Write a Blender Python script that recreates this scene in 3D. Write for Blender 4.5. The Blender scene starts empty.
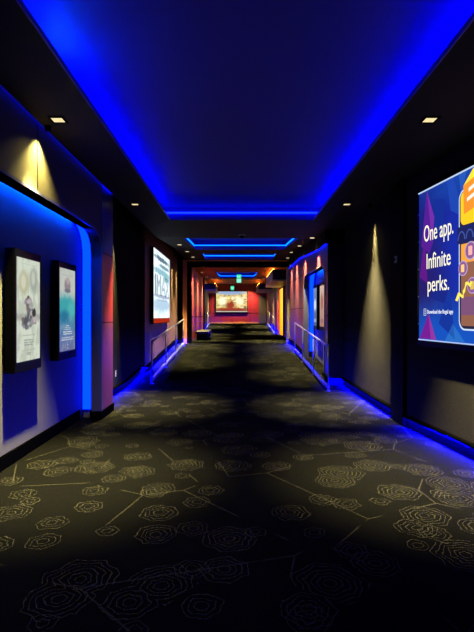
import bpy, bmesh, math, random
from math import pi, sin, cos
from mathutils import Vector, Matrix
random.seed(7)
scn = bpy.context.scene
COL = scn.collection

# ------------------------------------------------------------------ profiles
def lerp_profile(pts, y):
    if y <= pts[0][0]: return pts[0][1]
    for (a, za), (b, zb) in zip(pts, pts[1:]):
        if y <= b: return za + (zb - za) * (y - a) / (b - a)
    return pts[-1][1]
FLOOR = [(-3, 0), (10.6, 0), (17.6, .5), (28, .5), (34, .97), (40.2, .97)]
CEIL = [(-3, 3.6), (12, 3.6), (15.7, 3.83), (27, 3.83), (34, 4.27), (40.2, 4.27)]
zf = lambda y: lerp_profile(FLOOR, y)
zc = lambda y: lerp_profile(CEIL, y)
BREAKS = [10.6, 12, 15.7, 17.6, 27, 28, 34]
def ysplit(a, b):
    return [a] + [t for t in BREAKS if a + 1e-4 < t < b - 1e-4] + [b]

# ------------------------------------------------------------------ materials
def new_mat(name):
    m = bpy.data.materials.new(name); m.use_nodes = True
    nt = m.node_tree; nt.nodes.clear()
    out = nt.nodes.new('ShaderNodeOutputMaterial')
    return m, nt, out
def link(nt, a, b): nt.links.new(a, b)
def setin(nt, sock, v):
    if hasattr(v, 'is_linked') or isinstance(v, bpy.types.NodeSocket): nt.links.new(v, sock)
    else: sock.default_value = v
def mth(nt, op, a, b=None, c=None, clamp=False):
    n = nt.nodes.new('ShaderNodeMath'); n.operation = op; n.use_clamp = clamp
    setin(nt, n.inputs[0], a)
    if b is not None: setin(nt, n.inputs[1], b)
    if c is not None: setin(nt, n.inputs[2], c)
    return n.outputs[0]
def mixc(nt, f, a, b):
    n = nt.nodes.new('ShaderNodeMix'); n.data_type = 'RGBA'
    setin(nt, n.inputs[0], f)
    for s, v in ((n.inputs[6], a), (n.inputs[7], b)):
        if isinstance(v, (tuple, list)): s.default_value = (*v[:3], 1)
        else: nt.links.new(v, s)
    return n.outputs[2]
def step(nt, e0, e1, x):
    n = nt.nodes.new('ShaderNodeMapRange'); n.interpolation_type = 'SMOOTHSTEP'
    setin(nt, n.inputs[0], x); n.inputs[1].default_value = e0; n.inputs[2].default_value = e1
    return n.outputs[0]

def surface(name, col, rough=.6, var=.12, scale=9, metal=0, bump=0, bscale=120, spec=.5, grain=None):
    m, nt, out = new_mat(name)
    b = nt.nodes.new('ShaderNodeBsdfPrincipled')
    tc = nt.nodes.new('ShaderNodeTexCoord')
    nz = nt.nodes.new('ShaderNodeTexNoise'); nz.inputs['Scale'].default_value = scale
    nz.inputs['Detail'].default_value = 4
    if grain:
        mp = nt.nodes.new('ShaderNodeMapping'); mp.inputs['Scale'].default_value = grain
        link(nt, tc.outputs['Object'], mp.inputs[0]); link(nt, mp.outputs[0], nz.inputs['Vector'])
    else:
        link(nt, tc.outputs['Object'], nz.inputs['Vector'])
    lo = tuple(max(0, c * (1 - var)) for c in col); hi = tuple(min(1, c * (1 + var)) for c in col)
    link(nt, mixc(nt, nz.outputs[0], lo, hi), b.inputs['Base Color'])
    b.inputs['Roughness'].default_value = rough; b.inputs['Metallic'].default_value = metal
    b.inputs['Specular IOR Level'].default_value = spec
    if bump:
        n2 = nt.nodes.new('ShaderNodeTexNoise'); n2.inputs['Scale'].default_value = bscale
        link(nt, tc.outputs['Object'], n2.inputs['Vector'])
        bp = nt.nodes.new('ShaderNodeBump'); bp.inputs['Strength'].default_value = bump
        bp.inputs['Distance'].default_value = .01
        link(nt, n2.outputs[0], bp.inputs['Height']); link(nt, bp.outputs[0], b.inputs['Normal'])
    link(nt, b.outputs[0], out.inputs[0])
    return m
def emit(name, col, s):
    m, nt, out = new_mat(name)
    e = nt.nodes.new('ShaderNodeEmission'); e.inputs[0].default_value = (*col, 1); e.inputs[1].default_value = s
    link(nt, e.outputs[0], out.inputs[0])
    return m
def art(name, layers, base, strength):
    """lit screen picture: soft ellipses / bars laid over a base colour (Generated x,z of the plate)."""
    m, nt, out = new_mat(name)
    tc = nt.nodes.new('ShaderNodeTexCoord'); sp = nt.nodes.new('ShaderNodeSeparateXYZ')
    link(nt, tc.outputs['Generated'], sp.inputs[0]); u, v = sp.outputs[0], sp.outputs[2]
    nz = nt.nodes.new('ShaderNodeTexNoise'); nz.inputs['Scale'].default_value = 13; nz.inputs['Detail'].default_value = 6; nz.inputs['Roughness'].default_value = .65
    link(nt, tc.outputs['Generated'], nz.inputs['Vector'])
    nn = nz.outputs[0]
    if isinstance(base, list):
        r = nt.nodes.new('ShaderNodeValToRGB'); el = r.color_ramp.elements
        el[0].position, el[0].color = base[0][0], (*base[0][1], 1)
        el[1].position, el[1].color = base[-1][0], (*base[-1][1], 1)
        for p, c in base[1:-1]:
            e = el.new(p); e.color = (*c, 1)
        link(nt, v, r.inputs[0]); c = r.outputs[0]
    else: c = base
    for L in layers:
        k = L[0]
        if k == 'e':     # ellipse: cx, cy, rx, ry, soft, colour, noise amount
            _, cx, cy, rx, ry, so, cc, na = L
            du = mth(nt, 'DIVIDE', mth(nt, 'SUBTRACT', u, cx), rx); dv = mth(nt, 'DIVIDE', mth(nt, 'SUBTRACT', v, cy), ry)
            d = mth(nt, 'SQRT', mth(nt, 'ADD', mth(nt, 'MULTIPLY', du, du), mth(nt, 'MULTIPLY', dv, dv)))
            d = mth(nt, 'ADD', d, mth(nt, 'MULTIPLY', mth(nt, 'SUBTRACT', nn, .5), na))
            f = step(nt, 1 + so, 1 - so, d)
            n = nt.nodes.new('ShaderNodeMapRange'); n.interpolation_type = 'SMOOTHSTEP'
            setin(nt, n.inputs[0], d); n.inputs[1].default_value = 1 - so; n.inputs[2].default_value = 1 + so
            n.inputs[3].default_value = 1; n.inputs[4].default_value = 0
            c = mixc(nt, n.outputs[0], c, cc)
        elif k == 'l':   # block of illegible small lines: x0,x1,y0,y1,count,colour
            _, x0, x1, y0, y1, ct, cc = L
            fx = mth(nt, 'MULTIPLY', mth(nt, 'GREATER_THAN', u, x0), mth(nt, 'LESS_THAN', u, x1))
            fy = mth(nt, 'MULTIPLY', mth(nt, 'GREATER_THAN', v, y0), mth(nt, 'LESS_THAN', v, y1))
            w = mth(nt, 'FRACT', mth(nt, 'MULTIPLY', mth(nt, 'SUBTRACT', v, y0), ct / (y1 - y0)))
            fl = mth(nt, 'LESS_THAN', w, .55)
            n2 = nt.nodes.new('ShaderNodeTexNoise'); n2.inputs['Scale'].default_value = 40
            link(nt, tc.outputs['Generated'], n2.inputs['Vector'])
            f = mth(nt, 'MULTIPLY', mth(nt, 'MULTIPLY', fx, fy), mth(nt, 'MULTIPLY', fl, step(nt, .35, .55, n2.outputs[0])))
            c = mixc(nt, f, c, cc)
        elif k == 'n':   # mottling: scale, threshold, colour, amount
            _, sc, th, cc, am = L
            n2 = nt.nodes.new('ShaderNodeTexNoise'); n2.inputs['Scale'].default_value = sc; n2.inputs['Detail'].default_value = 6
            link(nt, tc.outputs['Generated'], n2.inputs['Vector'])
            c = mixc(nt, mth(nt, 'MULTIPLY', step(nt, th - .06, th + .06, n2.outputs[0]), am), c, cc)
    e = nt.nodes.new('ShaderNodeEmission')
    if isinstance(c, tuple): e.inputs[0].default_value = (*c, 1)
    else: link(nt, c, e.inputs[0])
    e.inputs[1].default_value = strength
    link(nt, e.outputs[0], out.inputs[0])
    return m

def carpet():
    m, nt, out = new_mat('patterned_carpet')
    b = nt.nodes.new('ShaderNodeBsdfPrincipled'); b.inputs['Roughness'].default_value = .95
    b.inputs['Specular IOR Level'].default_value = 0
    tc = nt.nodes.new('ShaderNodeTexCoord'); obj = tc.outputs['Object']
    def rings(scale, off, ra, rb, n, seed):
        mp = nt.nodes.new('ShaderNodeMapping'); mp.inputs['Location'].default_value = off
        link(nt, obj, mp.inputs[0])
        wz = nt.nodes.new('ShaderNodeTexNoise'); wz.noise_dimensions = '2D'; wz.inputs['Scale'].default_value = 9
        link(nt, mp.outputs[0], wz.inputs['Vector'])
        v = nt.nodes.new('ShaderNodeTexVoronoi'); v.voronoi_dimensions = '2D'; v.inputs['Scale'].default_value = scale
        v.inputs['Randomness'].default_value = .8
        link(nt, mp.outputs[0], v.inputs['Vector'])
        sb = nt.nodes.new('ShaderNodeVectorMath'); sb.operation = 'SUBTRACT'
        link(nt, mp.outputs[0], sb.inputs[0]); link(nt, v.outputs['Position'], sb.inputs[1])
        s = nt.nodes.new('ShaderNodeSeparateXYZ'); link(nt, sb.outputs[0], s.inputs[0])
        cs = nt.nodes.new('ShaderNodeSeparateColor'); link(nt, v.outputs['Color'], cs.inputs[0])
        r1, r2, r3 = cs.outputs
        x, y = s.outputs[0], s.outputs[1]
        r = mth(nt, 'SQRT', mth(nt, 'ADD', mth(nt, 'MULTIPLY', x, x), mth(nt, 'MULTIPLY', y, y)))
        # each ring is turned a little against the next one, like a twisting spirograph
        ph = mth(nt, 'ADD', mth(nt, 'MULTIPLY', r2, 6.28), mth(nt, 'MULTIPLY', r, 2.6))
        th = mth(nt, 'ADD', mth(nt, 'ADD', mth(nt, 'ARCTAN2', y, x), 3.1416), ph)
        k = 2 * pi / n
        a = mth(nt, 'SUBTRACT', mth(nt, 'MODULO', th, k), k / 2)
        rp = mth(nt, 'MULTIPLY', r, mth(nt, 'COSINE', a))
        rp = mth(nt, 'ADD', rp, mth(nt, 'MULTIPLY', mth(nt, 'SUBTRACT', wz.outputs[0], .5), .05))
        tri = mth(nt, 'ABSOLUTE', mth(nt, 'SUBTRACT', mth(nt, 'FRACT', mth(nt, 'DIVIDE', rp, .036)), .5))
        ln = step(nt, .37, .47, tri)
        R = mth(nt, 'ADD', mth(nt, 'MULTIPLY', r1, rb - ra), ra)
        R = mth(nt, 'MULTIPLY', mth(nt, 'ROUND', mth(nt, 'DIVIDE', R, .036)), .036)
        ins = mth(nt, 'LESS_THAN', rp, mth(nt, 'ADD', R, .012))
        ctr = mth(nt, 'GREATER_THAN', rp, .02)
        on = mth(nt, 'GREATER_THAN', r3, .18)
        return mth(nt, 'MULTIPLY', mth(nt, 'MULTIPLY', ln, ins), mth(nt, 'MULTIPLY', ctr, on))
    A = rings(2.0, (3.3, 1.7, 0), .08, .22, 7, 1)
    B = rings(1.8, (11.15, 5.4, 0), .05, .13, 6, 2)
    ve = nt.nodes.new('ShaderNodeTexVoronoi'); ve.voronoi_dimensions = '2D'; ve.feature = 'DISTANCE_TO_EDGE'
    ve.inputs['Scale'].default_value = .95; link(nt, obj, ve.inputs['Vector'])
    gate = nt.nodes.new('ShaderNodeTexNoise'); gate.noise_dimensions = '2D'; gate.inputs['Scale'].default_value = 1.3
    link(nt, obj, gate.inputs['Vector'])
    lines = mth(nt, 'MULTIPLY', mth(nt, 'LESS_THAN', ve.outputs['Distance'], .006), step(nt, .45, .5, gate.outputs[0]))
    fib = nt.nodes.new('ShaderNodeTexNoise'); fib.inputs['Scale'].default_value = 85; fib.inputs['Detail'].default_value = 2
    link(nt, obj, fib.inputs['Vector'])
    msk = mth(nt, 'MAXIMUM', A, mth(nt, 'MULTIPLY', B, .85))
    msk = mth(nt, 'MAXIMUM', msk, mth(nt, 'MULTIPLY', lines, .6))
    msk = mth(nt, 'MULTIPLY', msk, step(nt, .25, .6, fib.outputs[0]))
    tuft = nt.nodes.new('ShaderNodeTexNoise'); tuft.inputs['Scale'].default_value = 160; tuft.inputs['Detail'].default_value = 3
    link(nt, obj, tuft.inputs['Vector'])
    basec = mixc(nt, tuft.outputs[0], (.001, .001, .001), (.0055, .0055, .0054))
    link(nt, mixc(nt, msk, basec, (.037, .035, .024)), b.inputs['Base Color'])
    bp = nt.nodes.new('ShaderNodeBump'); bp.inputs['Strength'].default_value = .5; bp.inputs['Distance'].default_value = .01
    link(nt, tuft.outputs[0], bp.inputs['Height']); link(nt, bp.outputs[0], b.inputs['Normal'])
    link(nt, b.outputs[0], out.inputs[0])
    return m

BLUE = (.0004, .0025, 1.0)
M = dict(
    carpet=carpet(),
    fabric=surface('dark_fabric_wall', (.021, .0195, .023), .9, .35, 40, bump=.5, bscale=90, spec=0),
    beige=surface('beige_laminate_panel', (.08, .07, .05), .55, .06, 6, grain=(1, 1, .2), spec=.08),
    niche=surface('warm_grey_niche_wall', (.085, .083, .072), .6, .06, 5, spec=.08),
    soffit=surface('dark_painted_soffit', (.022, .019, .02), .7, .1, 4, spec=.08),
    tray=surface('tray_ceiling_glow_blue', (.02, .02, .30), .6, .06, 3),  # blue of the cove glow is put into the ceiling colour
    black=surface('black_paint', (.001, .001, .001), .6, .2, 12, spec=.01),
    matte=surface('black_base_rubber', (.0009, .0009, .0010), .7, .2, 12, spec=0),
    red=surface('red_laminate', (.19, .010, .022), .35, .12, 5, grain=(1, 1, .15)),
    red_blue_lit=surface('blue_lit_red_laminate', (.10, .016, .035), .35, .12, 5, grain=(1, 1, .15)),  # red laminate with the blue LED light mixed into its colour
    navy=surface('navy_laminate', (.02, .02, .06), .35, spec=.2, var=.1) if 0 else surface('navy_laminate', (.015, .015, .05), .35, .12, 5),
    wood=surface('orange_wood_casing', (.42, .15, .045), .45, .25, 12, grain=(4, 4, .4)),
    cherry=surface('reddish_brown_plaster', (.085, .032, .026), .6, .12, 4),
    brown=surface('dark_brown_door', (.05, .035, .025), .5, .12, 6),
    lip=surface('satin_blue_grey_edge', (.05, .05, .09), .3, .06, 5),
    cherry_ceiling=surface('reddish_brown_ceiling', (.22, .075, .035), .7, .12, 4, spec=.1),
    taupe=surface('taupe_column_paint', (.16, .13, .11), .55, .1, 5),
    steel=surface('brushed_steel', (.55, .55, .58), .3, .08, 20, metal=1),
    white=surface('white_metal', (.6, .6, .58), .45, .05, 10),
    bezel=surface('black_glossy_bezel', (.0008, .0008, .0009), .25, .1, 10, spec=.05),
    vinyl=surface('black_bench_vinyl', (.02, .018, .018), .45, .15, 14),
    led=emit('blue_led', (.000003, .000010, 1.0), 3000),
    led_line=emit('blue_led_end_strip', (.001, .006, 1.0), 12),
    liner=surface('tray_lip_glow_blue', (.03, .03, .55), .5, .06, 5),  # for the added lip liner; its blue stands for the cove glow
    led_tray=emit('blue_led_bright', (.00005, .0004, 1.0), 54),
    led_far=emit('blue_led_far_tray', (.001, .085, 1.0), 5.5),
    led_glow=emit('blue_led_tube', (.002, .02, 1.0), 14),
    added_wash=emit('added_blue_wash', BLUE, 9),
    led_soft=emit('blue_led_dim', BLUE, 7.0),
    led_niche=emit('blue_led_niche', (.0002, .05, 1.0), 190),
    jamb_glow=emit('jamb_glow_blue', (.0001, .006, 1.0), 18),
    led_cold=emit('pale_blue_led', (.01, .16, 1.0), 70),
    led_orange=emit('orange_led', (1.0, .30, .03), 26),
    lens=emit('downlight_lens', (1.0, .82, .42), 1.0),
    lens_far=emit('downlight_lens_far', (1.0, .8, .5), 2.0),
)

# ------------------------------------------------------------------ builders
class MB:
    def __init__(s): s.v = []; s.f = []
    def quad(s, *p):
        n = len(s.v); s.v += [tuple(q) for q in p]; s.f.append(tuple(range(n, n + len(p)))); return s
    def box(s, a, b):
        x0, y0, z0 = (min(i, j) for i, j in zip(a, b)); x1, y1, z1 = (max(i, j) for i, j in zip(a, b))
        return s.hexa([(x0, y0, z0), (x1, y0, z0), (x1, y1, z0), (x0, y1, z0)], [(x0, y0, z1), (x1, y0, z1), (x1, y1, z1), (x0, y1, z1)])
    def hexa(s, lo, hi):
        n = len(s.v); s.v += [tuple(q) for q in lo] + [tuple(q) for q in hi]
        s.f += [(n + 3, n + 2, n + 1, n), (n + 4, n + 5, n + 6, n + 7)]
        for i in range(4):
            j = (i + 1) % 4; s.f.append((n + i, n + j, n + 4 + j, n + 4 + i))
        return s
    def run(s, x0, x1, y0, y1, fz0, fz1, xs=None, seg=None):
        """box run along Y whose bottom/top follow functions of y; xs shifts x with y"""
        xs = xs or (lambda y: 0)
        ys = ysplit(y0, y1)
        if seg: ys = sorted(set(ys + [y0 + seg * k for k in range(1, int((y1 - y0) / seg))]))
        for a, b in zip(ys, ys[1:]):
            s.hexa([(x0 + xs(a), a, fz0(a)), (x1 + xs(a), a, fz0(a)), (x1 + xs(b), b, fz0(b)), (x0 + xs(b), b, fz0(b))],
                   [(x0 + xs(a), a, fz1(a)), (x1 + xs(a), a, fz1(a)), (x1 + xs(b), b, fz1(b)), (x0 + xs(b), b, fz1(b))])
        return s
    def tube(s, path, r, n=10, cap=True):
        P = [Vector(p) for p in path]; rings = []
        for i, p in enumerate(P):
            if i == 0: t = P[1] - P[0]
            elif i == len(P) - 1: t = P[-1] - P[-2]
            else: t = (P[i + 1] - p).normalized() + (p - P[i - 1]).normalized()
            t.normalize()
            ref = Vector((0, 0, 1)) if abs(t.z) < .9 else Vector((1, 0, 0))
            a = t.cross(ref).normalized(); b = t.cross(a).normalized()
            base = len(s.v)
            for k in range(n):
                s.v.append(tuple(p + (a * cos(2 * pi * k / n) + b * sin(2 * pi * k / n)) * r))
            rings.append(base)
        for q, w in zip(rings, rings[1:]):
            for k in range(n):
                j = (k + 1) % n; s.f.append((q + k, q + j, w + j, w + k))
        if cap:
            s.f.append(tuple(rings[0] + k for k in range(n))); s.f.append(tuple(rings[-1] + k for k in reversed(range(n))))
        return s
    def lathe(s, c, prof, n=20, axis='z'):
        rs = []
        for r, h in prof:
            base = len(s.v)
            for k in range(n):
                a = 2 * pi * k / n
                s.v.append((c[0] + r * cos(a), c[1] + r * sin(a), c[2] + h) if axis == 'z' else (c[0] + h, c[1] + r * cos(a), c[2] + r * sin(a)))
            rs.append(base)
        for q, w in zip(rs, rs[1:]):
            for k in range(n):
                j = (k + 1) % n; s.f.append((q + k, q + j, w + j, w + k))
        s.f.append(tuple(rs[0] + k for k in reversed(range(n)))); s.f.append(tuple(rs[-1] + k for k in range(n)))
        return s
    def plate(s, pts, y0, y1):
        """polygon in local XZ extruded y0..y1"""
        n = len(pts); b = len(s.v)
        s.v += [(p[0], y0, p[1]) for p in pts] + [(p[0], y1, p[1]) for p in pts]
        s.f.append(tuple(range(b, b + n))); s.f.append(tuple(reversed(range(b + n, b + 2 * n))))
        for i in range(n):
            j = (i + 1) % n; s.f.append((b + i, b + n + i, b + n + j, b + j))
        return s
    def build(s, name, mat, parent=None, bevel=0, smooth=False, local=False):
        me = bpy.data.meshes.new(name)
        off = Vector((0, 0, 0)) if (local or parent is None) else world_loc(parent)
        me.from_pydata([tuple(Vector(p) - off) for p in s.v], [], s.f)
        bm = bmesh.new(); bm.from_mesh(me); bmesh.ops.recalc_face_normals(bm, faces=bm.faces); bm.to_mesh(me); bm.free()
        if smooth:
            for p in me.polygons: p.use_smooth = True
        me.materials.append(mat)
        o = bpy.data.objects.new(name, me); COL.objects.link(o)
        if parent is not None: o.parent = parent
        if bevel:
            md = o.modifiers.new('bevel', 'BEVEL'); md.width = bevel; md.segments = 2; md.limit_method = 'ANGLE'
        return o
def world_loc(o):
    v = Vector(o.location)
    while o.parent: o = o.parent; v += Vector(o.location)
    return v
def thing(name, label, cat, loc, rz=0, group=None):
    o = bpy.data.objects.new(name, None); COL.objects.link(o); o.empty_display_size = .1
    o.location = loc; o.rotation_euler = (0, 0, rz); o['label'] = label; o['category'] = cat
    if group: o['group'] = group
    return o
def tag(o, label, cat, group=None):
    o['label'] = label; o['category'] = cat
    if group: o['group'] = group
    return o
def struct(mb, name, mat, bevel=0, smooth=False):
    o = mb.build(name, mat, None, bevel, smooth); o['kind'] = 'structure'; return o
def text(name, body, mat, parent, x, z, y, w=None, h=None, depth=.002, label=None):
    """raised lettering in the parent's XZ plane, left edge x, baseline z, scaled to width w / cap height h"""
    cu = bpy.data.curves.new(name, 'FONT'); cu.body = body; cu.size = 1; cu.extrude = .01
    t = bpy.data.objects.new(name, cu); COL.objects.link(t)
    dg = bpy.context.evaluated_depsgraph_get(); me = bpy.data.meshes.new_from_object(t.evaluated_get(dg))
    bpy.data.objects.remove(t)
    xs = [v.co.x for v in me.vertices]; ys = [v.co.y for v in me.vertices]
    x0, x1 = min(xs), max(xs); cap = .73
    sx = w / (x1 - x0) if w else 1; sy = h / cap if h else sx
    if not w: sx = sy
    for v in me.vertices:
        vx, vy, vz = v.co
        v.co = ((vx - x0) * sx + x, y - (vz / .01) * depth * .5, vy * sy + z)
    me.materials.clear(); me.materials.append(mat); me.name = name
    o = bpy.data.objects.new(name, me); COL.objects.link(o); o.parent = parent
    if label: o['label'] = label
    return o
def rrect(x0, x1, z0, z1, r, n=6):
    pts = []
    for cx, cz, a0 in ((x1 - r, z0 + r, -90), (x1 - r, z1 - r, 0), (x0 + r, z1 - r, 90), (x0 + r, z0 + r, 180)):
        for k in range(n + 1):
            a = math.radians(a0 + 90 * k / n); pts.append((cx + r * cos(a), cz + r * sin(a)))
    return pts
def frame_mb(x0, x1, z0, z1, t, y0, y1, mb=None):
    mb = mb or MB()
    mb.box((x0, y0, z0), (x1, y1, z0 + t)); mb.box((x0, y0, z1 - t), (x1, y1, z1))
    mb.box((x0, y0, z0 + t), (x0 + t, y1, z1 - t)); mb.box((x1 - t, y0, z0 + t), (x1, y1, z1 - t))
    return mb

def led_down(x0, x1, y0, y1, fz, xs=None, seg=.5, tilt=.010):
    """flat diffuser strip facing down (x0 is the wall side), as a ribbon of quads"""
    xs = xs or (lambda y: 0); m_ = MB()
    ys = sorted(set(ysplit(y0, y1) + [y0 + seg * k for k in range(1, int((y1 - y0) / seg))]))
    for a, b in zip(ys, ys[1:]):
        m_.quad((x0 + xs(a), a, fz(a) - tilt), (x1 + xs(a), a, fz(a)), (x1 + xs(b), b, fz(b)), (x0 + xs(b), b, fz(b) - tilt))
    return m_
# ------------------------------------------------------------------ floor
mb = MB()
ys = [-2.2] + BREAKS[:1] + [17.6, 28, 34] + [40.2]
for a, b in zip(ys, ys[1:]):
    mb.hexa([(-3, a, zf(a) - .3), (4.0, a, zf(a) - .3), (4.0, b, zf(b) - .3), (-3, b, zf(b) - .3)],
            [(-3, a, zf(a)), (4.0, a, zf(a)), (4.0, b, zf(b)), (-3, b, zf(b))])
struct(mb, 'floor', M['carpet'])

# ------------------------------------------------------------------ ceiling with lit trays
XL, XR, TH, RISE = -1.40, 1.60, .04, .33
LIPW = .30
TRAYS = [(-1.8, 9.9), (12.35, 15.95), (17.0, 18.7), (24, 31.5)]
SL, SR = -2.045, 2.45      # outer edges of the soffit
NEARW = lambda y: max(0, (6.8 - y) * .12)   # the right wall swings out towards the viewer
low = MB(); z0 = lambda y: zc(y); z1 = lambda y: zc(y) + TH
edges = [-2.0] + [t for tr in TRAYS for t in tr] + [40.2]
low.run(SL, XL, -2.0, 19.0, z0, z1)
low.run(XR, 3.6, -2.0, 7, z0, z1); low.run(XR, 2.6, 7, 19.0, z0, z1)
for a, b in ((9.9, 12.35), (15.95, 17.0), (18.7, 19.0)): low.run(XL, XR, a, b, z0, z1)
low.run(XL, -1.25, 17.0, 18.7, z0, z1); low.run(1.42, XR, 17.0, 18.7, z0, z1)
struct(low, 'ceiling', M['soffit'])
far = MB(); far.run(-2.5, -1.05, 19.0, 40.2, z0, z1); far.run(1.05, 2.6, 19.0, 40.2, z0, z1)
far.run(-1.05, 1.05, 19.0, 24, z0, z1); far.run(-1.05, 1.05, 31.5, 40.2, z0, z1)
struct(far, 'ceiling', M['cherry_ceiling'])
XLR = [(XL, XR), (XL, XR), (-1.25, 1.42), (-1.05, 1.05)]
up = MB()
for (a, b), (XL, XR) in zip(TRAYS, XLR):
    zt = lambda y: zc(y) + RISE; zt2 = lambda y: zc(y) + RISE + .08
    up.run(XL - LIPW, XR + LIPW, a - LIPW, b + LIPW, zt, zt2)
    up.run(XL - LIPW - .03, XL - LIPW, a - LIPW, b + LIPW, z1, zt); up.run(XR + LIPW, XR + LIPW + .03, a - LIPW, b + LIPW, z1, zt)
    up.run(XL - LIPW, XR + LIPW, a - LIPW - .03, a - LIPW, z1, zt); up.run(XL - LIPW, XR + LIPW, b + LIPW, b + LIPW + .03, z1, zt)
    ln = MB(); z1l = z1 if a < 0 else (lambda y: zc(y) + .125)
    for x0, x1 in ((XL, XL + .012), (XR - .012, XR)): ln.run(x0, x1, a, b, lambda y: zc(y) - .004, z1)
    for y0, y1 in ((a, a + .012), (b - .012, b)): ln.run(XL, XR, y0, y1, lambda y: zc(y) - .004, z1l)
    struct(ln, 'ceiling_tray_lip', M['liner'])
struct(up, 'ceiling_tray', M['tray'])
roof = MB(); roof.run(-3, 4, -2.2, 40.4, lambda y: zc(y) + .62, lambda y: zc(y) + .7)
struct(roof, 'ceiling_slab', M['black'])

tray_names = ['nearest and longest recessed ceiling tray', 'second ceiling tray above the ramp',
              'short third ceiling tray before the dark portal', 'far ceiling tray beyond the dark portal']
for i, ((a, b), (XL, XR)) in enumerate(zip(TRAYS, XLR)):
    t = thing('cove_light', 'blue cove light around the lip of the ' + tray_names[i], 'light', (0, (a + b) / 2, zc((a + b) / 2) + TH), 0)
    dz = .005 if i == 0 else .09
    zz = lambda y: zc(y) + TH + dz; zy = lambda y: zc(y) + TH + dz + .035
    mat = M['led_tray'] if i == 0 else M['led_far']
    w = .03; g = .20 if i == 0 else .035
    for x0 in (XL - g - w, XR + g):
        o_ = 0
        if i == 0: m_ = led_down(x0, x0 + w + .02, a - .05, b + .05, zz, tilt=0)
        else: m_ = MB(); m_.run(x0, x0 + w, a - .05, b + .05, zz, zy, seg=.5)
        m_.build('light_strip', mat, t)
    for y0 in ([b + LIPW - w] if i == 0 else [a - g - w, b + g]):
        o_ = .15 if i == 0 else 0
        m_ = MB(); m_.run(XL - g, XR + g, y0, y0 + w, lambda y: zz(y) + o_, lambda y: zy(y) + o_); m_.build('light_strip', M['led_line'] if i == 0 else mat, t)
    if i == 0:
        m_ = MB(); m_.box((XL - .17, 3.98, zc(4) + TH + .004), (XL - .13, 4.30, zc(4) + TH + .03))
        o = m_.build('hot_spot', M['led_cold'], t); o['label'] = 'brighter pale blue spot on the strip'

# ------------------------------------------------------------------ left wall, niche with posters
def arch_path(y0, y1, zt, r, zb=0, n=10):
    """open path in YZ: floor at y0, up, over, down to floor at y1"""
    p = [(y0, zb), (y0, zt - r)]
    for k in range(1, n): a = pi - pi / 2 * k / n; p.append((y0 + r + r * cos(a), zt - r + r * sin(a)))
    p += [(y0 + r, zt), (y1 - r, zt)]
    for k in range(1, n): a = pi / 2 - pi / 2 * k / n; p.append((y1 - r + r * cos(a), zt - r + r * sin(a)))
    p += [(y1, zt - r), (y1, zb)]
    return p
def arch_solid(mb, path, x0, x1, off):
    """shell of thickness off outside the arch path between x0 and x1"""
    cy = sum(p[0] for p in path) / len(path)
    outer = []
    y0, y1 = path[0][0], path[-1][0]; zt = max(p[1] for p in path)
    for i, (y, z) in enumerate(path):
        q = path[max(i - 1, 0)]; w = path[min(i + 1, len(path) - 1)]
        t = Vector((w[0] - q[0], w[1] - q[1])).normalized(); nrm = Vector((-t.y, t.x))
        outer.append((y + nrm.x * off, z + nrm.y * off))
    for i in range(len(path) - 1):
        a, b, c, d = path[i], path[i + 1], outer[i + 1], outer[i]
        mb.hexa([(x0, *a), (x0, *b), (x0, *c), (x0, *d)], [(x1, *a), (x1, *b), (x1, *c), (x1, *d)])
    return mb
def wall_over_arch(mb, path, x0, x1, ztop):
    """solid filling from the arch up to ztop(y)"""
    for (ya, za), (yb, zb) in zip(path, path[1:]):
        if yb - ya < 1e-6: continue
        mb.hexa([(x0, ya, za), (x1, ya, za), (x1, yb, zb), (x0, yb, zb)], [(x0, ya, ztop(ya)), (x1, ya, ztop(ya)), (x1, yb, ztop(yb)), (x0, yb, ztop(yb))])
    return mb
LX = -2.10
NY0, NY1, NZ = 1.6, 7.33, 2.88
pth = arch_path(NY0, NY1, NZ, .38)
wl = MB()
SEAM = 5.0
top = lambda y: 3.95
wall_over_arch(wl, pth, LX - .15, LX, top)
wl.box((LX - .15, -2.0, 0), (LX, NY0, 3.95))
wall_l = struct(wl, 'wall_left', M['beige'])
# vertical seam in the upper panels
struct(MB().box((LX - .001, SEAM - .007, NZ + .03), (LX + .0015, SEAM + .007, 3.62)), 'trim_1', M['black'])
# back of the niche
struct(MB().box((-2.60, NY0 - .3, 0), (-2.44, NY1 + .3, 3.2)), 'wall_left', M['niche'])
ring = MB(); arch_solid(ring, pth, LX - .15, LX + .006, -.0)  # placeholder so the lip reads as its own edge
pin = arch_path(NY0 - .16, NY1 + .16, NZ + .16, .46)
ring = MB(); arch_solid(ring, pin, -2.44, LX - .15, .03)
struct(ring, 'trim_2', M['niche'])
lip = MB(); arch_solid(lip, pth, LX - .152, LX + .012, .03)
struct(lip, 'trim_3', M['lip'])
# LED behind the lip of the niche
t = thing('niche_light', 'blue LED strip tucked behind the rounded edge of the left poster niche', 'light', (-2.3, 4.5, 0))
pl = arch_path(NY0 - .135, NY1 + .135, NZ + .135, .45)
m_ = MB().box((-2.395, NY0 + .3, NZ + .125), (-2.365, NY1 - .25, NZ + .145))
m_.build('light_strip', M['led_niche'], t)
m_ = MB(); arch_solid(m_, [q for q in arch_path(NY0 - .12, NY1 + .12, NZ + .12, .44, .14) if q[0] > NY1 - .331], -2.42, -2.30, .015)  # jamb face glows itself, standing in for the LED light on it
m_.build('glowing_jamb', M['jamb_glow'], t)
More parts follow.
